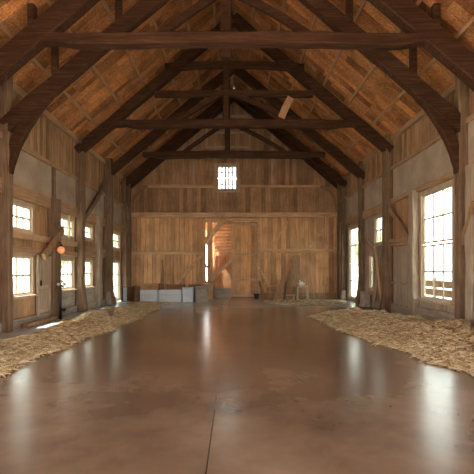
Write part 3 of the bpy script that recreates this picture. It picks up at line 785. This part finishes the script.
straw([(2.55, 13.6), (2.75, 12.4), (2.75, 10.6), (3.05, 9.4), (3.1, 8.6), (3.4, 7.8), (3.32, 7.1), (3.65, 6.3), (3.7, 4.8), (5.82, 4.8), (5.82, 10.5), (5.5, 12.6), (4.6, 13.3), (3.9, 14.2), (3.2, 14.3)],
      .34, 24000, 'broad heap of golden straw under the big right window')
straw([(1.6, 20.6), (1.7, 18.6), (2.6, 18.0), (4.2, 18.2), (5.2, 19.0), (5.3, 20.6), (4.2, 21.2), (2.6, 21.3)], .02, 900, 'thin scatter of pale straw on the floor before the leaning boards at the back', base=False, rad=.009)
straw([(-5.0, 19.2), (-4.6, 18.2), (-3.6, 18.2), (-2.9, 18.9), (-3.2, 19.6), (-4.6, 19.7)], .05, 1100, 'small scatter of brown straw on the floor in front of the blue-grey crates', base=False, rad=.009)

# ------------------------------------------------------------------ outside
def tree(x, y, hgt, label):
    t = thing('tree', label, 'tree', (x, y, -.2), 'trees around the barn')
    mb = MB(); mb.tube([(x, y, -.2), (x + .1, y, hgt * .3), (x - .1, y + .1, hgt * .6), (x, y, hgt * .85)], [.3, .22, .14, .04], 'bark', 10); mb.build('trunk', t, smooth=True)
    mb = MB()
    for k in range(9):
        a = k * 2.4; rr = hgt * .2
        mb.ball((x + math.cos(a) * rr * U(.4, 1), y + math.sin(a) * rr * U(.4, 1), hgt * U(.42, .9)), hgt * .17, 'leaf', 12, 8, rough=.5)
    for k in range(3500):
        d = Vector((random.gauss(0, 1), random.gauss(0, 1), random.gauss(0, 1))).normalized()
        p = Vector((x, y, hgt * .65)) + Vector((d.x * hgt * .36, d.y * hgt * .36, d.z * hgt * .38)) * U(.6, 1.08)
        a = Vector((U(-1, 1), U(-1, 1), U(-1, 1))).normalized() * .12; b = a.orthogonal().normalized() * .08
        mb.add([p - a, p + b, p + a, p - b], [(0, 1, 2, 3)], 'leaf')
    mb.build('crown', t)
for x, y, h_, lab in ((-24, 34, 6, 'leafy tree seen through the first left windows'), (-20, 46, 6, 'leafy tree seen through the second left windows'), (-13, 52, 6.5, 'leafy tree outside the far left windows'),
                (24, 38, 6.5, 'leafy tree seen through the big right window'), (17, 52, 6.5, 'leafy tree seen through the panes of the far right windows')):
    tree(x, y, h_, lab)
t = thing('fence', 'brown board fence outside the big right window', 'fence', (8.4, 16, -.2))
for k in range(8):
    mb = MB(); mb.box((8.3, 9 + k * 2, -.2), (8.42, 9.12 + k * 2, 1.25), 'brace'); mb.build('post', t)
for z in (.15, .5, .85):
    mb = MB(); mb.box((8.25, 9, z), (8.299, 23.12, z + .28), 'brace'); mb.build('rail', t)

for o in bpy.data.objects:
    if '_org' in o: del o['_org']

# ------------------------------------------------------------------ light
w = bpy.data.worlds.new('overcast_sky'); sc.world = w; w.use_nodes = True
nt = w.node_tree; nt.nodes.clear()
out = nt.nodes.new('ShaderNodeOutputWorld'); bg = nt.nodes.new('ShaderNodeBackground')
tc = nt.nodes.new('ShaderNodeTexCoord'); sp = nt.nodes.new('ShaderNodeSeparateXYZ')
nt.links.new(tc.outputs['Generated'], sp.inputs[0])
nt.links.new(ramp(nt, sp.outputs[2], [(0.0, (1.0, .94, .85)), (.25, (.98, .96, .94)), (1, (.88, .92, 1.0))]), bg.inputs[0])
bg.inputs[1].default_value = 3.4
nt.links.new(bg.outputs[0], out.inputs[0])
def portal(name, loc, rot, sx, sy):
    l = bpy.data.lights.new(name, 'AREA'); l.shape = 'RECTANGLE'; l.size = sx; l.size_y = sy; l.cycles.is_portal = True
    o = bpy.data.objects.new(name, l); col.objects.link(o); o.location = loc; o.rotation_euler = rot
for q in L_win + L_light_open: portal('sky_portal', (-HW - .22, (q[0] + q[1]) / 2, (q[2] + q[3]) / 2), (0, -math.pi / 2, 0), q[3] - q[2], q[1] - q[0])
for q in R_win + R_light_open: portal('sky_portal', (HW + .22, (q[0] + q[1]) / 2, (q[2] + q[3]) / 2), (0, math.pi / 2, 0), q[3] - q[2], q[1] - q[0])
portal('sky_portal', (0, Y0 - .22, 1.2), (math.pi / 2, 0, 0), 2.4, 2.4)
portal('sky_portal', (-1.9, Y1 + 1.0, 3.5), (0, -math.pi / 2, 0), 1.6, 1.0)
portal('sky_portal', (-.38, Y1 + .22, 6.6), (-math.pi / 2, 0, 0), 1.1, 1.33)

sun = bpy.data.lights.new('sun', 'SUN'); sun.energy = 18; sun.angle = math.radians(6); sun.color = (1, .91, .8)
so = bpy.data.objects.new('sun', sun); col.objects.link(so); so.location = (-30, 0, 40)
so.rotation_euler = Vector((-1, -.3, 1.9)).to_track_quat('Z', 'Y').to_euler()
# ------------------------------------------------------------------ camera
cam = bpy.data.cameras.new('camera'); co = bpy.data.objects.new('camera', cam); col.objects.link(co)
co.location = (0, 0, 1.6); co.rotation_euler = (math.pi / 2, 0, 0)
cam.sensor_width = 36; cam.lens = 36 * 410 / 474; cam.shift_x = 3 / 474; cam.shift_y = 32 / 474
cam.clip_end = 300
sc.camera = co
sc.view_settings.view_transform = 'Standard'; sc.view_settings.look = 'None'; sc.view_settings.gamma = 1
sc.view_settings.use_curve_mapping = False
sc.view_settings.exposure = 2.35
sc.cycles.use_denoising = True
sc.cycles.max_bounces = 12; sc.cycles.diffuse_bounces = 8; sc.cycles.transparent_max_bounces = 12
sc.cycles.sample_clamp_indirect = 8
